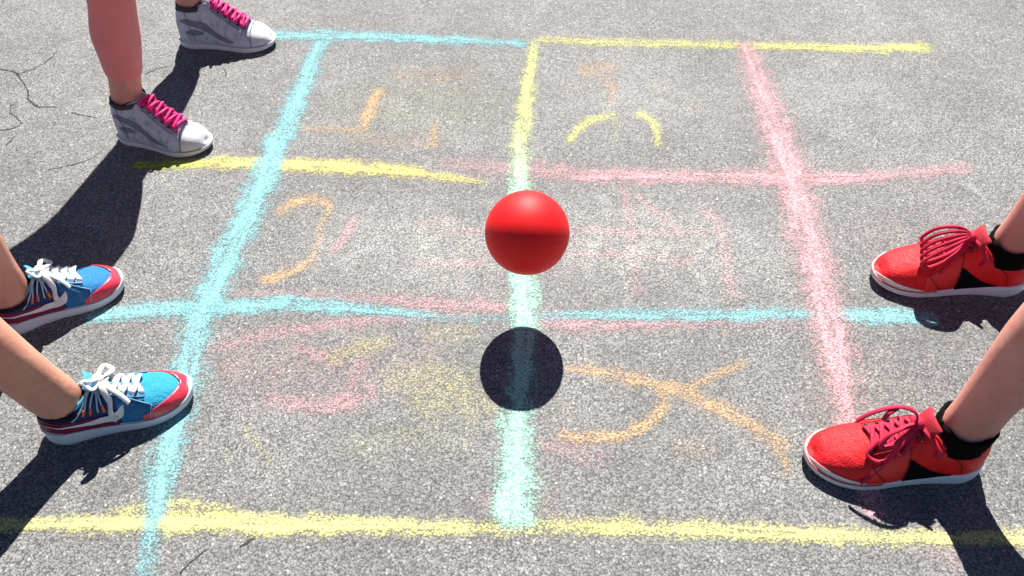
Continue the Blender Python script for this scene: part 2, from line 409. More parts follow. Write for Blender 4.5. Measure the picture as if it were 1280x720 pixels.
chalk('chalk_line', 'yellow chalk line across the middle row from the near grey shoe', 'chalk line', GL, 'gold_shaded',
      [[(160, 207, 12, .75), (215, 205, 15, .8), (280, 202, 18, .85), (350, 205, 21, .9), (430, 208, 20, .92), (500, 214, 18, .85), (560, 221, 13, .75), (612, 228, 9, .5)]])
chalk('chalk_line', 'pink chalk line across the middle row to the right', 'chalk line', GL, 'pink',
      [[(540, 203, 18, .34), (600, 208, 24, .44), (670, 213, 28, .56), (740, 218, 23, .66), (860, 221, 20, .72), (980, 222, 21, .76), (1070, 222, 19, .72), (1150, 216, 16, .6), (1220, 208, 15, .5)]])
chalk('chalk_line', 'bright yellow chalk line along the near edge of the court', 'chalk line', GL, 'yellow',
      [[(-40, 655, 22, .82), (40, 655, 19, .85), (100, 654, 22, .92), (200, 652, 31, .96), (300, 653, 30, .96), (400, 656, 28, .9), (500, 657, 24, .84), (600, 660, 22, .74), (680, 660, 22, .6),
        (760, 661, 24, .76), (860, 662, 26, .8), (960, 666, 24, .8), (1060, 670, 24, .84), (1160, 672, 22, .86), (1330, 674, 24, .82)],
       [(128, 642, 14, .5), (180, 632, 18, .64), (240, 630, 20, .7), (300, 642, 16, .5)], [(105, 674, 8, .6), (124, 662, 10, .8)], [(640, 655, 20, .4), (720, 652, 24, .5), (800, 652, 22, .45)]])
chalk('chalk_line', 'wide light blue chalk line down the left side of the court', 'chalk line', GL, 'blue',
      [[(403, 48, 20, .78), (378, 110, 26, .86), (345, 185, 32, .88), (318, 250, 38, .9), (290, 310, 40, .88), (262, 365, 42, .86), (243, 420, 44, .8), (230, 480, 44, .82), (215, 540, 44, .92),
        (203, 590, 42, .95), (195, 630, 34, .84), (186, 680, 28, .6), (175, 740, 34, .55)]])
chalk('chalk_line', 'wide pink chalk line down the right side of the court', 'chalk line', GL, 'pink',
      [[(930, 50, 20, .66), (948, 100, 32, .74), (972, 165, 42, .78), (990, 225, 44, .82), (1008, 290, 46, .8), (1026, 360, 48, .74), (1040, 420, 50, .8), (1052, 480, 48, .76), (1066, 540, 42, .72),
        (1085, 610, 36, .8), (1100, 646, 24, .7)]])
chalk('chalk_smudge', 'small pink chalk patch with sunlit brightness painted in, just below the near red shoe', 'chalk smudge', 'chalk dust smudges', 'pink',
      [[(1072, 636, 12, .9), (1090, 641, 20, .95), (1116, 638, 12, .85)]])  # end of the pink line, pressed harder to paint in a sunlit gap
chalk('chalk_line', 'pale yellow and mint chalk line down the centre under the ball', 'chalk line', GL, 'mint',
      [[(668, 50, 14, .7), (662, 95, 20, .82), (655, 140, 24, .86), (650, 190, 27, .88), (649, 240, 30, .9), (653, 320, 34, .93), (655, 380, 36, .96), (654, 450, 36, 1.0), (648, 510, 38, .97),
        (645, 560, 48, .92), (643, 620, 58, .92), (646, 668, 52, .8)]])

# ------------------------------------------------------------------ ball
def build_ball():
    c = PY(659, 291, 1.0243); r = .0639
    n = NT('ball_rubber'); tc = n.n('ShaderNodeTexCoord').outputs['Object']
    f = n.noise(tc, 30, 5, .65)
    col = n.mix(n.mapr(f, .5, .7, 0, .4), (.95, .012, .014), (.84, .02, .02))
    v = n.vor(tc, 42); s = n.n('ShaderNodeSeparateColor'); n.l(v.outputs['Color'], s.inputs[0])
    sc = n.math('MULTIPLY', n.math('GREATER_THAN', s.outputs[0], .9), n.mapr(v.outputs['Distance'], .1, .26, 1, 0))
    col = n.mix(n.math('MULTIPLY', sc, n.mapr(n.noise(tc, 300, 2), .45, .6, 0, .7)), col, (.30, .03, .03))
    n.set(Base_Color=col, Roughness=n.mapr(f, .3, .7, .5, .6), Specular_IOR_Level=.3); n.bump(n.noise(tc, 420, 3, .7), .0005, .5)
    bm = bmesh.new(); bmesh.ops.create_uvsphere(bm, u_segments=96, v_segments=64, radius=r)
    o = bobj('rubber_ball', bm, n.m); o.location = c
    tag(o, 'red rubber ball in mid air above its round shadow', 'ball')
    bm = bmesh.new(); bmesh.ops.create_cone(bm, cap_ends=True, segments=20, radius1=.0035, radius2=.0026, depth=.0012)
    p = bobj('valve', bm, mat_simple('valve_rubber', (.3, .02, .02), .5), o); p.location = Vector((.5, .45, -.74)).normalized()*(r+.0002)
    p.rotation_euler = p.location.to_track_quat('Z', 'Y').to_euler()
build_ball()

# ------------------------------------------------------------------ shoes
WT = table([(0, 0), (.004, .034), (.015, .062), (.04, .088), (.08, .11), (.15, .128), (.3, .124), (.45, .134), (.6, .160), (.72, .170), (.82, .158), (.9, .130), (.95, .099), (.98, .064), (.995, .032), (1, 0)])
class Shoe:
    def __init__(s, heel_px, toe_px, foot, high=False, fat=1.0, tall=1.0, dip=False, thick=1.0):
        a, b = G(*heel_px), G(*toe_px); s.L = (b-a).length; s.o = a; s.yaw = math.atan2(b.y-a.y, b.x-a.x)
        s.M = Matrix.Translation(a) @ Matrix.Rotation(s.yaw, 4, 'Z'); s.foot = foot; s.high = high
        s.w = lambda x: WT(x)*fat
        if high:
            s.h = table([(0, .42), (.1, .435), (.2, .45), (.3, .485), (.37, .505), (.44, .46), (.55, .375), (.66, .29), (.74, .24), (.84, .2), (.92, .165), (.97, .13), (1, .085)])
            s.wt = table([(0, 0), (.004, .012), (.02, .05), (.06, .10), (.12, .128), (.2, .135), (.28, .12), (.34, .08), (.38, .03), (.395, 0), (1, 0)]); s.xo = .395
            s.zb = table([(0, .075), (.3, .07), (.6, .062), (1, .075)])
        else:
            s.h = table([(0, .30), (.05, .285), (.14, .255), (.24, .26), (.33, .30), (.4, .345), (.46, .335), (.55, .285), (.66, .232), (.75, .198), (.84, .172), (.92, .142), (.97, .115), (1, .085)])
            s.wt = table([(0, 0), (.004, .018), (.02, .05), (.06, .078), (.12, .095), (.2, .1), (.3, .09), (.37, .06), (.405, .028), (.42, 0), (1, 0)]); s.xo = .42
            s.zb = table([(0, .115), (.15, .105), (.35, .085), (.6, .07), (.8, .066), (.93, .075), (1, .09)])
        if dip: s.h = table([(0, .31), (.06, .295), (.14, .235), (.24, .225), (.33, .28), (.4, .335), (.46, .33), (.55, .285), (.66, .232), (.75, .198), (.84, .172), (.92, .142), (.97, .115), (1, .085)])
        if thick != 1: z0 = s.zb; s.zb = lambda x: z0(x)*thick
        if tall != 1: h0 = s.h; s.h = lambda x: h0(x)*tall
        s.spring = table([(0, .012), (.08, 0), (.7, 0), (.85, .012), (1, .045)])
        s.yc = table([(0, 0), (.3, -.004), (.6, .004), (1, .028)])
    def S(s, x, v, off=0.0):
        """x 0 heel..1 toe; v -1..1 across (+ = left); returns local point, off in metres along the normal"""
        def P(x, v):
            x = max(0, min(1, x)); sg = 1 if v >= 0 else -1; a = min(1, abs(v)); ph = a*math.pi/2
            w, wt, h, zb = s.w(x), min(s.wt(x), s.w(x)*.96), s.h(x), s.zb(x)
            pw = .62 if x > s.xo else lerp(.9, .62, max(0, x/s.xo)**4)
            y = wt+(w-wt)*math.sin(ph)**.82
            z = zb-.012+(h-zb+.012)*math.cos(ph)**(.72)
            tt = (z-zb)/max(.01, h-zb)
            xx = x+(.035*tt+.018*math.sin(math.pi*max(0, min(1, tt)))*-1)*math.exp(-x/.07)
            # narrowing of toe box upper edge
            if x > .93: xx -= .03*(max(0, tt))**2*(x-.93)/.07
            return Vector((xx*s.L, (sg*y+s.foot*-1*s.yc(x))*s.L, z*s.L))
        p = P(x, v)
        if off:
            e = .006
            x0, x1 = max(.003, x-e), min(.997, x+e)
            sg = 1 if v >= 0 else -1; a = abs(v)
            if a < .04 and x > s.xo: va, vb = -.03, .03
            else: va, vb = sg*max(.0001, a-.03), sg*min(1, a+.03)
            dx = P(x1, v)-P(x0, v)
            dv = (P(x, vb)-P(x, va))*(1 if vb > va else -1)
            n = dx.cross(dv)
            if n.length < 1e-12: n = Vector((0, 0, 1))
            n.normalize()
            c = Vector((x*s.L, 0, .05*s.L))
            if n.dot(p-c) < 0: n = -n
            if x > .965:
                q = (x-.965)/.035; tz = math.cos(min(1, abs(v))*math.pi/2)
                n = (n*(1-q)+Vector((1, 0, .2+.8*tz)).normalized()*q).normalized()
            p = p+n*off
        return p
    def build_upper(s, name, mat, parent):
        bm = bmesh.new(); NX, NV = 90, 22
        xs = [.5-.5*math.cos(math.pi*(i/NX)) for i in range(NX+1)]
        for side in (1, -1):
            g = [[bm.verts.new(s.S(x, side*max(1e-5, j/NV))) for j in range(NV+1)] for x in xs]
            for i in range(NX):
                for j in range(NV):
                    try: bm.faces.new((g[i][j], g[i+1][j], g[i+1][j+1], g[i][j+1]))
                    except ValueError: pass
        bmesh.ops.remove_doubles(bm, verts=bm.verts, dist=.00025)
        o = bobj(name, bm, mat, parent); o.matrix_local = parent.matrix_world.inverted() @ s.M
        s.obj = o; return o
    def patch(s, name, mat, x0, x1, amin, amax, sides=(1, -1), off=.0013, nx=26, na=8, cross=False):
        if len(sides) == 2 and not cross and (callable(amin) or amin > 0 or x1 < s.xo+.3) and x1 < .99:
            for sd in sides: o = s.patch(name, mat, x0, x1, amin, amax, (sd,), off, nx, na)
            return o
        bm = bmesh.new()
        f0 = amin if callable(amin) else (lambda x: amin); f1 = amax if callable(amax) else (lambda x: amax)
        def grid(fn):
            g = [[bm.verts.new(fn(i, j)) for j in range(na+1)] for i in range(nx+1)]
            for i in range(nx):
                for j in range(na): bm.faces.new((g[i][j], g[i+1][j], g[i+1][j+1], g[i][j+1]))
        X = lambda i: lerp(x0, x1, .5-.5*math.cos(math.pi*i/nx))
        if cross: grid(lambda i, j: s.S(X(i), lerp(-f1(X(i)), f1(X(i)), j/na), off))
        else:
            for sd in sides: grid(lambda i, j: s.S(X(i), sd*max(1e-4, lerp(f0(X(i)), f1(X(i)), j/na)), off))
        bmesh.ops.remove_doubles(bm, verts=bm.verts, dist=.0001)
        # rim dropping down to the surface below
        be = [e for e in bm.edges if e.is_boundary]
        r = bmesh.ops.extrude_edge_only(bm, edges=be)
        cen = Vector((.5*s.L, 0, .08*s.L))
        for v in [q for q in r['geom'] if isinstance(q, bmesh.types.BMVert)]:
            c = Vector((v.co.x, 0, .03*s.L)); v.co += (c-v.co).normalized()*(off+.001)
        return bobj(name, bm, mat, s.obj)
    def sole(s, mat, th=1.0, mat2=None, groove=False):
        bm = bmesh.new(); N = 64; lv = []
        prof = [(0, .93), (.0, .985), (.12, 1.02), (.35, 1.035), (.6, 1.02), (.8, 1.035), (.95, 1.03), (1.0, .99), (1.0, .9)]
        if groove: prof = [(0, .93), (0, .985), (.1, 1.02), (.3, 1.035), (.42, 1.035), (.46, 1.012), (.5, 1.035), (.7, 1.03), (.95, 1.03), (1, .99), (1, .9)]
        for (zt, k) in prof:
            ring = []
            for side in (1, -1):
                for i in range(N):
                    t = i/N; t = t if side == 1 else 1-t
                    x = .5-.5*math.cos(math.pi*t)
                    zb = s.zb(x)*1.02+.004; sp = s.spring(x)
                    y = side*s.w(x)*k*(1.0 if k > 1 else 1)+side*.004*min(1, s.w(x)/.05)
                    xx = (x-.5)*(1+(k-1)*.55)+.5 + (.006 if x > .5 else -.004)*(1 if k > .95 else 0)
                    ring.append(Vector((xx*s.L, (y-s.foot*s.yc(x))*s.L, (sp+(zb-sp)*zt)*s.L*th)))
            lv.append([bm.verts.new(p) for p in ring])
        M = len(lv[0])
        for a, b in zip(lv[:-1], lv[1:]):
            for k in range(M): bm.faces.new((a[k], a[(k+1) % M], b[(k+1) % M], b[k]))
        bmesh.ops.remove_doubles(bm, verts=bm.verts, dist=.00008)
        bmesh.ops.holes_fill(bm, edges=[e for e in bm.edges if e.is_boundary], sides=0)
        o = bobj('sole', bm, mat, s.obj)
        return o
    def welt(s, mat, zt, r, x0=0.0, x1=1.0, name='sole_stripe', out=1.045):
        """thin raised line running round the sole edge"""
        bm = bmesh.new(); P = []
        ts = [i/60 for i in range(61)]
        for side in (1, -1):
            for t in (ts if side == 1 else ts[::-1]):
                x = .5-.5*math.cos(math.pi*t)
                if x < x0 or x > x1: continue
                sp = s.spring(x); zb = s.zb(x)*1.02+.004
                P.append(Vector((((x-.5)*1.02+.5+(.004 if x > .5 else -.003))*s.L, (side*(s.w(x)*out+.004*min(1, s.w(x)/.05))-s.foot*s.yc(x))*s.L, (sp+(zb-sp)*zt)*s.L)))
        Q = [P[0]]
        for p in P[1:]:
            if (p-Q[-1]).length > .001: Q.append(p)
        tube(bm, Q, r, 6); return bobj(name, bm, mat, s.obj)
    def rim(s, mat, r=.0032, name='collar'):
        P = []
        xs = [s.xo*(1-i/20) for i in range(21)]
        for x in xs: P.append(s.S(max(x, .003), .0001))
        for x in xs[::-1]: P.append(s.S(max(x, .003), -.0001))
        Q = [P[0]]
        for p in P[1:]:
            if (p-Q[-1]).length > .0025: Q.append(p)
        bm = bmesh.new(); tube(bm, Q, r, 8, closed=True); return bobj(name, bm, mat, s.obj)
    def tongue(s, mat, x0=.68, top=.06, wid=.07, xt=None, name='tongue'):
        bm = bmesh.new(); rows = []; xt = xt or s.xo-.035
        n = 18; xa = s.xo+.01
        for i in range(n+1):
            t = i/n
            if t < .6:
                x = lerp(x0, xa, t/.6); c = s.S(x, .0001, .0012)
            else:
                q = (t-.6)/.4; b = s.S(xa, .0001, .0012); c = b+Vector((lerp(0, (xt-xa)-.01, q)*s.L, 0, top*s.L*math.sin(q*math.pi/2)))
            ww = wid*s.L*(.75+.35*t)*(1 if t < .97 else .8)
            rows.append([bm.verts.new(c+Vector((-abs(k/4)**2*.012*s.L*(1+2*max(0, t-.6)), k/4*ww, -abs(k/4)**2*.018*s.L))) for k in range(-4, 5)])
        for a, b in zip(rows[:-1], rows[1:]):
            for k in range(8): bm.faces.new((a[k], a[k+1], b[k+1], b[k]))
        o = bobj(name, bm, mat, s.obj); m = o.modifiers.new('th', 'SOLIDIFY'); m.thickness = .003; m.offset = 0
        m2 = o.modifiers.new('sub', 'SUBSURF'); m2.levels = m2.render_levels = 1
        return o
    def seam(s, mat, x0, a0, x1, a1, r=.0008, off=.0022, bend=0.0):
        for sd in (1, -1):
            P = [s.S(lerp(x0, x1, k/14)+bend*math.sin(k/14*math.pi), sd*lerp(a0, a1, k/14), off) for k in range(15)]
            bm = bmesh.new(); tube(bm, P, r, 6); bobj('seam', bm, mat, s.obj)
    def sv(s, x, v, off): return s.S(x, v, off)
    def lacing(s, mat, rows, x0, x1, va=.2, r=.0022, flat=.5, off=.003, straight=True, name='lace'):
        bm = bmesh.new()
        for i in range(rows):
            xa = lerp(x0, x1, i/(rows-1)); xb = lerp(x0, x1, min(i+1, rows-1)/(rows-1))
            for sd in (1, -1):
                lift = off+(.0016 if sd > 0 else 0)
                P = [s.S(lerp(xa, xb, k/10), sd*lerp(-va*1.12, va*1.12, k/10) or 1e-4, lift*(1 if 0 < k < 10 else .2)) for k in range(11)]
                if i < rows-1 or not straight: tube(bm, P, r, 8, flat)
            if straight and i in (0,):
                P = [s.S(xa+.012, lerp(-va, va, k/10) or 1e-4, off*(1 if 0 < k < 10 else .2)) for k in range(11)]
                tube(bm, P, r, 8, flat)
        return bobj(name, bm, mat, s.obj)
    def loops(s, mat, paths, r=.0022, flat=.6, name='bow', rf=None, tw=False):
        """paths in local units of L"""
        bm = bmesh.new()
        for P in paths: tube(bm, catmull([Vector(p)*s.L for p in P], 10), r, 8, flat, rf=rf)
        return bobj(name, bm, mat, s.obj)
    def sock(s, mat, parent, ax, top, r0, name='sock', slump=0.0, inset=.8):
        """ring from the collar opening up round the leg; ax(z)->world centre of leg"""
        bm = bmesh.new(); N = 40; lv = []
        xs = []
        for k in range(N):
            t = 2*math.pi*k/N; x = s.xo*.5*(1+.97*math.cos(t)); side = 1 if math.sin(t) >= 0 else -1
            w = s.wt(x)*abs(math.sin(t))**.0*inset
            p = s.S(x, side*.0001); cx = s.xo*.47*s.L
            xs.append(s.M @ Vector((cx+(p.x-cx)*.93, p.y*.93, p.z-.001)))
        lv.append([p.copy() for p in xs])
        n = 9
        cl = s.h(.2)*s.L
        for j in range(1, n+1):
            q = j/n; z = lerp(cl-.006, top, q); c = ax(z); ring = []
            for k in range(N):
                a = xs[k]-ax(xs[k].z); a.z = 0; d = a.normalized()
                rr = max(r0*.985, lerp(min(a.length*.95, r0*1.3), r0, min(1, q*2.2)))*(1+.03*math.sin(5*k*2*math.pi/N+3*j)*slump)
                wob = .0022*math.sin(k*.9+s.yaw)*slump*(1 if j == n else .4)
                ring.append(Vector((c.x+d.x*rr, c.y+d.y*rr, z+wob+(.0016*(j % 2))*slump)))
            lv.append(ring)
        lv.append([lerp(p, ax(p.z), .12)-Vector((0, 0, .002)) for p in lv[-1]])
        V = [[bm.verts.new(p) for p in l] for l in lv]
        for a, b in zip(V[:-1], V[1:]):
            for k in range(N): bm.faces.new((a[k], a[(k+1) % N], b[(k+1) % N], b[k]))
        o = bobj(name, bm, mat, parent); o.matrix_local = parent.matrix_world.inverted()
        return o

# ------------------------------------------------------------------ bodies (Skin modifier, baked)
def skin_mesh(name, V, E, RR, root, mat, parent, sub=2):
    me = D.meshes.new(name+'_cage'); me.from_pydata([tuple(v) for v in V], E, [])
    o = D.objects.new(name+'_cage', me); COL.objects.link(o)
    m = o.modifiers.new('s', 'SKIN'); m.use_smooth_shade = True; m.branch_smoothing = .6
    for i, sv in enumerate(me.skin_vertices[0].data):
        r = RR[i]*1.13; sv.radius = (r, r); sv.use_root = (i == root)
    u = o.modifiers.new('d', 'SUBSURF'); u.levels = u.render_levels = sub
    dg = bpy.context.evaluated_depsgraph_get(); dg.update()
    nm = D.meshes.new_from_object(o.evaluated_get(dg)); nm.name = name
    D.objects.remove(o); D.meshes.remove(me)
    nm.materials.clear()
    for p in nm.polygons: p.use_smooth = True
    ob = link(name, nm, mat, parent); ob.matrix_local = parent.matrix_world.inverted()
    return ob
class Skel:
    def __init__(s): s.V = []; s.E = []; s.R = []
    def add(s, p, r, frm=None):
        s.V.append(Vector(p)); s.R.append(r)
        if frm is not None: s.E.append((frm, len(s.V)-1))
        return len(s.V)-1
    def chain(s, frm, pts, rs):
        for p, r in zip(pts, rs): frm = s.add(p, r, frm)
        return frm
LEGR = table([(0, .0325), (.12, .0315), (.25, .0325), (.45, .037), (.62, .0405), (.8, .039), (1.0, .042), (1.25, .050), (1.6, .060), (2.0, .068)])
def leg_points(ank, knee, hip, n=8):
    out = []
    for k in range(n): out.append((ank.lerp(knee, k/n), LEGR(k/n)))
    for k in range(5): out.append((knee.lerp(hip, k/5), LEGR(1+k/5)))
    return out
def person(label, base, shoes, knees, hip, hipvec, face, skinm, shirtm, hairm, legwear, scale=1.0, cat='person', arms_fwd=.1, rscale=(1.0, 1.0), lean=Vector((0, 0, 0))):
    """face: unit vector the person looks along; hipvec: half hip width vector towards the first shoe"""
    root = empty('person', base); bpy.context.view_layer.update(); tag(root, label, cat)
    sk = Skel(); up = Vector((0, 0, 1)); side = hipvec.normalized()
    pel = sk.add(hip, .085*scale)
    legs = []; axes = []
    for i, (sh, kn) in enumerate(zip(shoes, knees)):
        L = sh.L; hj = hip+hipvec*(1 if i == 0 else -1)-up*.03
        ank = sh.M @ Vector((.185*L, 0, .30*L)) if not sh.high else sh.M @ Vector((.205*L, 0, .40*L)); k = Vector(kn)
        lp = [(p, r*rscale[i]) for p, r in leg_points(ank, k, hj)]
        j = pel
        for p, r in reversed(lp): j = sk.add(p, r*scale, j)
        j = sk.add(sh.M @ Vector((.195*L, 0, .19*L)), (.019 if sh.high else .023)*scale, j)
        j = sk.add(sh.M @ Vector((.45*L, 0, .16*L)), .016, j)
        sk.add(sh.M @ Vector((.72*L, 0, .125*L)), .011, j)
        legs.append((ank, k, hj, lp))
        axes.append((lambda z, a=ank, b=k: a+(b-a)*((z-a.z)/(b.z-a.z))))
    ws = hip+up*.14*scale+lean*.35; ch = hip+up*.29*scale+face*.005+lean*.7; nk = hip+up*.40*scale+lean
    a = sk.add(ws, .078*scale, pel); b = sk.add(ch, .09*scale, a); c = sk.add(nk, .032*scale, b)
    hd = nk+up*.05*scale+face*.01
    c = sk.add(hd, .035*scale, c); c = sk.add(hd+up*.06*scale+face*.012, .075*scale, c); sk.add(hd+up*.13*scale+face*.004, .07*scale, c)
    for sd in (1, -1):
        shd = ch+up*.055*scale+side*sd*.115*scale; el = shd-up*.17*scale+side*sd*.02-face*.02; wr = el-up*.12*scale+face*arms_fwd
        j = sk.chain(b, [shd, shd.lerp(el, .5), el, el.lerp(wr, .5), wr], [.036*scale, .032*scale, .027*scale, .026*scale, .02*scale])
        hdir = (wr-el).normalized(); palm = sk.add(wr+hdir*.035*scale, .022*scale, j)
        for q in range(4):
            b0 = wr+hdir*.055*scale+face*(.5-q/3)*.04*scale
            ln = (.050, .055, .052, .04)[q]*scale
            sk.chain(palm, [b0, b0+hdir*ln*.6-side*sd*.004, b0+hdir*ln-side*sd*.016], [.0085*scale, .0075*scale, .006*scale])
        b0 = wr+hdir*.02*scale+face*.024*scale
        sk.chain(palm, [b0, b0+hdir*.025*scale+face*.016*scale], [.0095*scale, .0075*scale])
    body = skin_mesh('body', sk.V, sk.E, sk.R, 0, skinm, root)
    def deform(ob, bones=True):
        for v in ob.data.vertices:
            for (ank, k, hj, lp), sh in zip(legs, shoes):
                fw = sh.M.to_3x3() @ Vector((1, 0, 0)); lf = sh.M.to_3x3() @ Vector((0, 1, 0))
                ax = (k-ank).normalized()
                for sg in ((1, -1) if bones else ()):
                    m = ank+ax*.012+lf*sg*.028; d = (v.co-m).length
                    v.co += lf*sg*.0045*math.exp(-(d/.012)**2)
                q = v.co-ank; t = q.dot(ax); rad = q-ax*t
                if -.03 < t < .36 and rad.length < .07:
                    tt = t/(k-ank).length
                    back = rad.dot(-fw)
                    bulge = .010*math.exp(-((tt-.62)/.2)**2)*max(0, back/.04)
                    thin = .35*math.exp(-((tt-.12)/.16)**2)        # ankle is deeper than wide
                    v.co += -fw*bulge - lf*(rad.dot(lf))*thin*.35 - fw*.004*math.exp(-((tt-.1)/.12)**2)*(1 if back > .012 else 0)
    deform(body)
    # legwear
    if legwear:
        mat, hems, grow, nm = legwear
        s2 = Skel(); p0 = s2.add(hip, .093*scale)
        for (ank, k, hj, lp), hem in zip(legs, hems):
            full = leg_points(ank, k, hj, 24); j = p0; lastp = None
            pts = [(p, r) for p, r in full if p.z > hem+.004]
            e = ank+(k-ank)*((hem-ank.z)/(k.z-ank.z)) if hem < k.z else k+(hj-k)*((hem-k.z)/(hj.z-k.z))
            pts = pts[::3] if len(pts) > 12 else pts
            for p, r in reversed(pts): j = s2.add(p, (r*rscale[0]+grow)*scale, j)
            if (pts[0][0]-e).length > .002: s2.add(e, (pts[0][1]*rscale[0]+grow)*scale, j)
        s2.add(hip+up*.1*scale, .086*scale, p0)
        deform(skin_mesh(nm, s2.V, s2.E, s2.R, 0, mat, root), False)
    s3 = Skel(); p0 = s3.add(hip+up*.01, .112*scale); a = s3.add(ws, .104*scale, p0); b = s3.add(ch+up*.01, .110*scale, a); s3.add(nk-up*.015, .05*scale, b)
    for sd in (1, -1):
        shd = ch+up*.055*scale+side*sd*.115*scale; el = shd-up*.17*scale+side*sd*.02-face*.02
        s3.chain(b, [shd, shd.lerp(el, .55)], [.056*scale, .052*scale])
    skin_mesh('shirt', s3.V, s3.E, s3.R, 0, shirtm, root)
    # head details
    hc = hd+up*.085*scale+face*.008
    bm = bmesh.new(); bmesh.ops.create_icosphere(bm, subdivisions=4, radius=.088*scale)
    for v in list(bm.verts):
        if v.co.dot(face) > .03*scale and v.co.z < .045*scale or v.co.z < -.05*scale: bm.verts.remove(v); continue
    for v in bm.verts: v.co = v.co*(1+.03*math.sin(v.co.x*160)*math.sin(v.co.y*170))+hc+up*.012*scale-face*.008
    h = bobj('hair', bm, hairm, root); h.matrix_local = root.matrix_world.inverted(); m = h.modifiers.new('th', 'SOLIDIFY'); m.thickness = .012
    for sd in (1, -1):
        bm = bmesh.new(); bmesh.ops.create_icosphere(bm, subdivisions=3, radius=.0085*scale)
        for v in bm.verts: v.co += hc+face*.069*scale+side*sd*.028*scale-up*.005
        e = bobj('eye', bm, M_EYE, root); e.matrix_local = root.matrix_world.inverted()
    return root, axes

M_EYE = mat_simple('eye_white', (.6, .6, .6), .2)
M_skinA = mat_skin('skin_warm', (.66, .29, .195), (.74, .36, .25), (.6, .2, .15))
M_skinB = mat_skin('skin_pink', (.66, .28, .21), (.73, .34, .265), (.6, .18, .15))
M_hair = mat_simple('hair_brown', (.06, .03, .015), .5, (200, .003))

# ---- girl in pale grey high-tops and pink leggings
def rubber(name, c): return mat_simple(name, c, .55, (120, .0004), .4, vary=.05)
def grey_shoe(sh, root, lab, lace_keep=1.0):
    n = NT('grey_canvas'); tc = n.n('ShaderNodeTexCoord').outputs['Object']
    f = n.noise(tc, 55, 5, .7)
    col = n.mix(n.mapr(f, .47, .66, 0, 1, True), (.52, .54, .62), (.30, .315, .38))
    v = n.vor(tc, 700, 'F1', .3); n.bump(v.outputs['Distance'], .0004, .6)
    n.bump(n.noise(tc, 34, 4, .6), .005, .8)
    n.set(Base_Color=col, Roughness=.8, Sheen_Weight=.2)
    u = sh.build_upper('shoe', n.m, root); u['label'] = lab
    white = rubber('white_rubber', (.80, .80, .78))
    sh.sole(white, groove=True)
    sh.welt(mat_simple('sole_line', (.45, .45, .46), .6), .93, .0011)
    sh.patch('toe_cap', mat_simple('toe_cap_white', (.66, .66, .68), .8, (260, .0003)), .80, 1.0, 0, 1, cross=False, off=.0016)
    sm = mat_simple('seam_grey', (.16, .17, .22), .8)
    sh.seam(sm, .79, .02, .80, .98, .0007); sh.seam(sm, .16, .10, .20, .97, .0007, .0012, -.02); sh.seam(sm, .42, .38, .72, .44, .0007, .0014)
    # darker camouflage flames, one each side
    cam1 = mat_simple('dark_print', (.20, .205, .25), .8)
    lo = table([(.08, .60), (.2, .72), (.34, .86), (.5, .95), (.62, .93)]); hi = table([(.08, .56), (.15, .52), (.24, .62), (.33, .70), (.45, .84), (.62, .90)])
    sh.patch('side_print', cam1, .08, .62, hi, lo, off=.0007)
    lo = table([(.33, .80), (.45, .72), (.55, .66)]); hi = table([(.33, .76), (.42, .62), (.55, .60)])
    sh.patch('side_print', cam1, .12, .30, table([(.12, .83), (.2, .80), (.30, .86)]), table([(.12, .86), (.2, .90), (.30, .90)]), off=.0008)
    sh.patch('eyelet_stay', mat_simple('stay_grey', (.40, .42, .50), .75, weave=600), sh.xo+.01, .76, .15, .34, off=.0012)
    sh.rim(mat_simple('collar_navy', (.07, .06, .10), .8, (300, .001)), .0022)
    sh.tongue(mat_simple('tongue_grey', (.42, .40, .5), .8, weave=600), .75, .035, .06)
    pink = mat_simple('lace_pink', (.83, .03, .24), .65, (500, .0006), vary=.2)
    sh.lacing(pink, 8, sh.xo+.02, .735, .23, .0034, .38, .0036)
    # knots and curls of pink lace lying over the eyelets
    P = []
    rnd = random.Random(3+int(sh.o.x*100))
    for i in range(9):
        bm = bmesh.new(); x = lerp(sh.xo-.0, .72, i/8); sd = 1 if i % 2 else -1
        pts = [sh.S(x+rnd.uniform(-.02, .03), sd*.30, .003), sh.S(x+.01, sd*.14, .010+rnd.uniform(0, .004)), sh.S(x+.02, -sd*.08, .008), sh.S(x+.03, -sd*.26, .004)]
        tube(bm, catmull(pts, 8), .0027, 8, .7); bobj('lace_end', bm, pink, u)
    em = mat_simple('eyelet_dark', (.03, .03, .06), .4)
    for i in range(6):
        for sd in (1, -1):
            x = lerp(sh.xo+.03, .73, i/5); c = sh.S(x, sd*.3, .0022); bm = bmesh.new()
            q = bmesh.ops.create_icosphere(bm, subdivisions=2, radius=.0026)
            for vv in q['verts']: vv.co = vv.co+c
            bobj('eyelet', bm, em, u)
sg = [Shoe((154, 168), (262, 188), -1, True, 1.18, 1.08), Shoe((229, 52), (345, 54), 1, True, 1.16)]
leg_pink = mat_simple('legging_pink', (.74, .21, .20), .75, (500, .0004), vary=.05, sheen=.2)
face = Vector((1, -.1, 0)).normalized()
k0 = PY(150, 8, 1.44); k0 = Vector((-.682, 1.455, .335)); k1 = Vector((-.69, 1.835, .345))
root, ax = person('person in pink leggings and pale grey high-top shoes with bright pink laces', G(180, 120), sg, [k0, k1], Vector((-.75, 1.60, .66)),
    Vector((0, -.06, 0)), face, M_skinB, mat_simple('shirt_white', (.7, .7, .72), .8), M_hair, (leg_pink, [.148, .16], .0035, 'leggings'), arms_fwd=.02, rscale=(.86, .86), lean=Vector((-.34, 0, 0)))
for sh, a, lb in zip(sg, ax, ('grey high-top shoe nearer the camera', 'grey high-top shoe farther from the camera')):
    grey_shoe(sh, root, lb)
    sh.sock(mat_simple('sock_dark', (.05, .045, .06), .9, (400, .001)), root, a, sh.h(.2)*sh.L+.006, .0335, slump=.3)

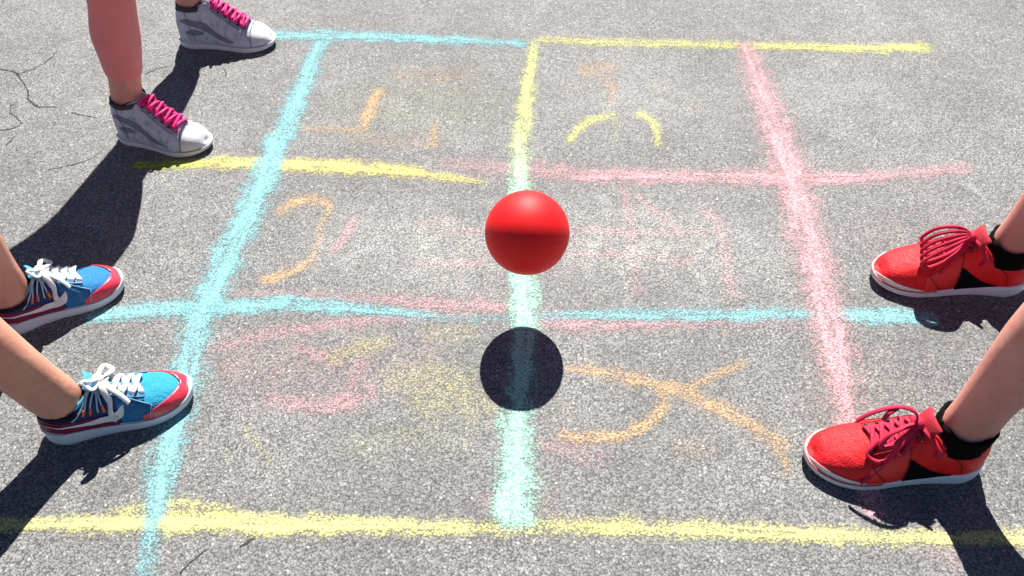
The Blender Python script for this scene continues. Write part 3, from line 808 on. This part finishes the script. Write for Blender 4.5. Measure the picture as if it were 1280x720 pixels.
# ---- child in blue running shoes
def blue_shoe(sh, root, lab, teal):
    u = sh.build_upper('shoe', mat_simple('mesh_teal', teal, .7, (34, .005), .3, vary=.1, weave=560), root); u['label'] = lab
    white = rubber('sole_white', (.74, .77, .80))
    sh.sole(white)
    sh.welt(mat_simple('sole_line', (.40, .45, .5), .6), .9, .001)
    navy = mat_simple('quarter_navy', (.018, .045, .19), .6, (150, .0006), vary=.25, weave=620)
    sh.patch('side_panel', navy, .012, .52, .02, 1, off=.0011, nx=34)
    mid = mat_simple('mid_blue', (.02, .18, .42), .65, (60, .002), vary=.3, weave=620)
    sh.patch('mid_panel', mid, .52, .735, table([(.52, .22), (.6, .3), (.735, .55)]), 1, off=.0012)
    burg = mat_simple('heel_burgundy', (.22, .012, .045), .45)
    sh.patch('heel_panel', burg, .012, .50, table([(0, .52), (.15, .62), (.3, .74), (.5, .93)]), 1.0, off=.0020)
    grey = mat_simple('heel_tab', (.33, .42, .46), .6, (300, .0004))
    sh.patch('heel_tab', grey, .004, .26, .03, table([(0, .42), (.12, .42), (.2, .34), (.26, .08)]), off=.0023)
    sm = mat_simple('seam_pale_blue', (.22, .42, .60), .7)
    sh.seam(sm, .735, .56, .70, .95); sh.seam(sm, .53, .26, .73, .54); sh.seam(sm, .43, .32, .70, .32, off=.003)
    red = mat_simple('toe_red', (.70, .035, .07), .32, (30, .002), .5, coat=.35, vary=.15)
    sh.patch('toe_cap', red, .66, 1.0, table([(.66, .86), (.74, .70), (.82, .54), (.88, .36), (.92, .14), (.935, 0), (1, 0)]), 1.0, off=.0020, nx=40)
    lo = table([(.03, .735), (.2, .83), (.38, .93), (.46, .93), (.53, .86), (.555, .72), (.562, .58)])
    hi = table([(.03, .725), (.2, .765), (.36, .83), (.44, .82), (.50, .74), (.54, .62), (.562, .54)])
    sh.patch('side_stripe', mat_simple('stripe_white', (.78, .78, .82), .5), .03, .56, hi, lo, off=.0034, nx=40)
    sh.patch('eyelet_stay', mat_simple('stay_blue', (.03, .25, .5), .55), .44, .70, .17, .30, off=.0024)
    sh.rim(mat_simple('collar_light_blue', (.16, .50, .68), .7, (300, .0006)), .0036)
    sh.tongue(mat_simple('tongue_blue', (.07, .35, .6), .75, weave=600), .70, .075, .085)
    lw = mat_simple('lace_white', (.80, .80, .78), .8, (600, .0005), vary=.08)
    sh.lacing(lw, 5, .45, .69, .22, .0042, .38, .0042)
    n = -1 if sh.foot < 0 else 1
    kx, kz = .455, sh.h(.455)+.045
    sh.loops(lw, [[(kx, 0, kz), (kx-.02, -.05, kz+.05), (kx-.07, -.09, kz+.10), (kx-.03, -.11, kz+.03), (kx, -.02, kz+.005)],
                  [(kx, 0, kz), (kx+.03, .05, kz+.03), (kx+.05, .11, kz), (kx+.09, .08, kz-.04), (kx+.01, .01, kz)],
                  [(kx, 0, kz), (kx+.02, -.08, kz-.01), (kx+.04, -.13, kz-.09), (kx+.02, -.165, kz-.20), (kx+.045, -.19, kz-.25)],
                  [(kx, 0, kz), (kx+.05, -.07, kz-.02), (kx+.11, -.11, kz-.09), (kx+.15, -.135, kz-.17)]], .0042, .4)
    kb = bmesh.new(); q = bmesh.ops.create_icosphere(kb, subdivisions=3, radius=.0075)
    for v in q['verts']: v.co = Vector((v.co.x*1.1, v.co.y*1.2, v.co.z*.8))+Vector((kx, 0, kz+.004))*sh.L
    bobj('knot', kb, lw, u)
    # thin stitched cords fanning from the collar, with orange tips
    cord = mat_simple('cord_pale', (.45, .66, .78), .6); tip = mat_simple('cord_tip_orange', (.8, .17, .06), .5)
    for i, (xa, va, xb, vb) in enumerate([(.40, .03, .22, .62), (.40, .03, .30, .58), (.42, .05, .35, .66), (.42, .06, .40, .70), (.43, .07, .44, .72), (.44, .1, .49, .66)]):
        for sd in (1, -1):
            P = [sh.S(lerp(xa, xb, k/8), sd*lerp(va, vb, k/8), .003+.0015*math.sin(k/8*math.pi)) for k in range(9)]
            bm = bmesh.new(); tube(bm, P, .0011, 6); bobj('side_cord', bm, cord, u)
            if i in (1, 2, 4): bt = bmesh.new(); tube(bt, P[-3:], .0021, 6); bobj('cord_tip', bt, tip, u)
sb = [Shoe((62, 543), (243, 494), -1, False, 1.1, 1.14, False, 1.32), Shoe((2, 412), (154, 351), 1, False, 1.16, 1.16, False, 1.3)]
face = Vector((1, .2, 0)).normalized()
root, ax = person('person with bare legs wearing blue running shoes with red toes, at left', G(0, 470), sb, [Vector((-.745, .76, .36)), Vector((-.80, .985, .36))], Vector((-1.02, .90, .63)),
    Vector((.0, -.07, 0)), face, M_skinA, mat_simple('shirt_blue', (.1, .2, .5), .8), M_hair, (mat_simple('shorts_navy', (.03, .04, .1), .8), [.46, .46], .016, 'shorts'), rscale=(1.0, .97))
for sh, a, lb, tl in zip(sb, ax, ('blue shoe nearer the camera with bright teal toe', 'blue shoe farther from the camera with darker toe'), ((.015, .33, .52), (.012, .20, .48))):
    blue_shoe(sh, root, lb, tl)
    sh.sock(mat_simple('sock_black', (.015, .017, .024), .9, (400, .001), .12), root, a, sh.h(.2)*sh.L+.002, .034, slump=.2)

# ---- child in red shoes
def red_shoe(sh, root, lab, fan):
    red = (.84, .014, .022)
    u = sh.build_upper('shoe', mat_simple('mesh_red', red, .6, (34, .005), .3, vary=.1, weave=430), root); u['label'] = lab
    sh.sole(rubber('sole_white', (.78, .78, .80)), .92, groove=True)
    sh.welt(mat_simple('sole_groove', (.55, .10, .08), .5), .82, .0012, .6, 1.0)
    sh.patch('side_panel', mat_simple('panel_red', (.90, .012, .014), .5, (70, .0010), .3, coat=.05), .012, .50, .02, 1, off=.0012, nx=34)
    sh.patch('mid_panel', mat_simple('panel_red_soft', (.82, .03, .025), .5, (45, .0016), .45), .50, .70, table([(.5, .24), (.6, .34), (.70, .62)]), 1, off=.0016)
    sh.patch('toe_guard', mat_simple('toe_guard_pale', (.80, .66, .60), .5), .70, 1.0, table([(.7, .985), (.8, .92), (.9, .82), (.96, .72), (1, .64)]), 1.0, off=.0016, nx=30)
    sm = mat_simple('seam_dark_red', (.28, .008, .012), .7)
    sh.seam(sm, .50, .30, .50, .98); sh.seam(sm, .695, .60, .60, .99, bend=.01); sh.seam(sm, .505, .34, .69, .62)
    sh.seam(sm, .30, .12, .17, .95, bend=-.03); sh.seam(sm, .44, .33, .70, .33, off=.0028)
    # black mark sweeping back along the side
    lo = table([(.22, .985), (.35, 1), (.50, 1)]); hi = table([(.22, .97), (.30, .93), (.40, .84), (.50, .64)])
    sh.patch('side_mark', mat_simple('mark_black', (.004, .004, .005), .8, None, .1), .22, .50, hi, lo, off=.0023, nx=30)
    sh.patch('eyelet_stay', mat_simple('stay_red', (.55, .012, .02), .5), .44, .69, .17, .30, off=.0024)
    sh.rim(mat_simple('collar_red', (.75, .02, .03), .6, (300, .0008)), .0042)
    sh.tongue(mat_simple('tongue_red', (.52, .02, .04), .75, weave=600), .69, .07, .085)
    lm = mat_simple('lace_red', (.60, .012, .06), .7, (700, .0008), vary=.2)
    sh.lacing(lm, 6, .45, .69, .22, .0033, .45, .0038)
    kx, kz = .46, sh.h(.46)+.03
    n = 1      # camera side is +y for these
    if fan:
        P = []
        for i in range(5):
            q = i/4
            P.append([(kx, .0, kz+.01), (kx+.10, .02+.02*i, kz+.09-.05*q), (kx+.24, .03+.03*i, kz+.085-.11*q), (kx+.31, .02+.035*i, kz-.01-.10*q), (kx+.27, .01+.04*i, kz-.065-.08*q), (kx+.14, .02+.03*i, kz-.01-.06*q), (kx+.01, .01, kz-.0)])
        P.append([(kx, 0, kz), (kx+.05, .08, kz-.04), (kx+.12, .13, kz-.13), (kx+.17, .16, kz-.2)])
        P.append([(kx, 0, kz), (kx-.05, .07, kz-.02), (kx-.10, .12, kz-.09), (kx-.07, .14, kz-.13)])
        sh.loops(lm, P, .0033, .85)
    else:
        sh.loops(lm, [[(kx, 0, kz), (kx+.04, -.01, kz+.09), (kx+.14, -.02, kz+.125), (kx+.26, -.03, kz+.06), (kx+.33, -.03, kz-.02)],
                      [(kx+.14, -.02, kz+.115), (kx+.19, .0, kz+.09), (kx+.205, .01, kz+.04)],
                      [(kx, 0, kz), (kx+.05, .06, kz-.03), (kx+.14, .12, kz-.13), (kx+.22, .165, kz-.25), (kx+.29, .19, kz-.31)],
                      [(kx, 0, kz), (kx-.05, .08, kz-.02), (kx-.11, .13, kz-.09), (kx-.10, .145, kz-.13)],
                      [(kx, 0, kz), (kx+.08, .04, kz+.02), (kx+.17, .06, kz-.03), (kx+.20, .09, kz-.1), (kx+.12, .08, kz-.07), (kx+.02, .02, kz)],
                      [(kx, 0, kz), (kx+.06, .06, kz), (kx+.13, .10, kz-.06), (kx+.10, .13, kz-.12), (kx+.04, .08, kz-.05), (kx, .01, kz)],
                      [(kx+.2, .04, kz-.1), (kx+.26, .09, kz-.16), (kx+.20, .13, kz-.18), (kx+.10, .12, kz-.13)]], .0036, .5)
    kb = bmesh.new(); q = bmesh.ops.create_icosphere(kb, subdivisions=3, radius=.0085)
    for v in q['verts']: v.co = Vector((v.co.x*1.0, v.co.y*1.2, v.co.z))+Vector((kx, 0, kz+.004))*sh.L
    bobj('knot', kb, lm, u)
    em = mat_simple('eyelet_black', (.01, .01, .012), .4)
    for i in range(5):
        for sd in (1, -1):
            bm = bmesh.new(); c = sh.S(lerp(.46, .68, i/4), sd*.24, .003); q = bmesh.ops.create_icosphere(bm, subdivisions=2, radius=.0028)
            for vv in q['verts']: vv.co = vv.co+c
            bobj('eyelet', bm, em, u)
sr = [Shoe((1217, 578), (1006, 580), 1, False, 1.1, 1.13, True), Shoe((1274, 355), (1087, 343), -1, False, 1.08, 1.12, True)]
face = Vector((-1, 0, 0))
root, ax = person('person with black ankle socks and red lace-up shoes, at right', G(1280, 470), sr, [Vector((.665, .735, .37)), Vector((.862, 1.08, .37))], Vector((.90, .93, .66)),
    Vector((0, -.08, 0)), face, M_skinB, mat_simple('shirt_red', (.5, .05, .05), .8), M_hair, (mat_simple('trousers_rose', (.72, .12, .13), .7, (60, .003), vary=.2), [.40, .215], .008, 'trousers'), rscale=(1.02, 1.0))
for i, (sh, a, lb) in enumerate(zip(sr, ax, ('red shoe nearer the camera with one long lace end', 'red shoe farther from the camera with fanned lace loops'))):
    red_shoe(sh, root, lb, i == 1)
    sh.sock(mat_simple('sock_black', (.006, .005, .005), .95, (350, .002), .08), root, a, sh.h(.2)*sh.L+.034, .0375, slump=1.0)
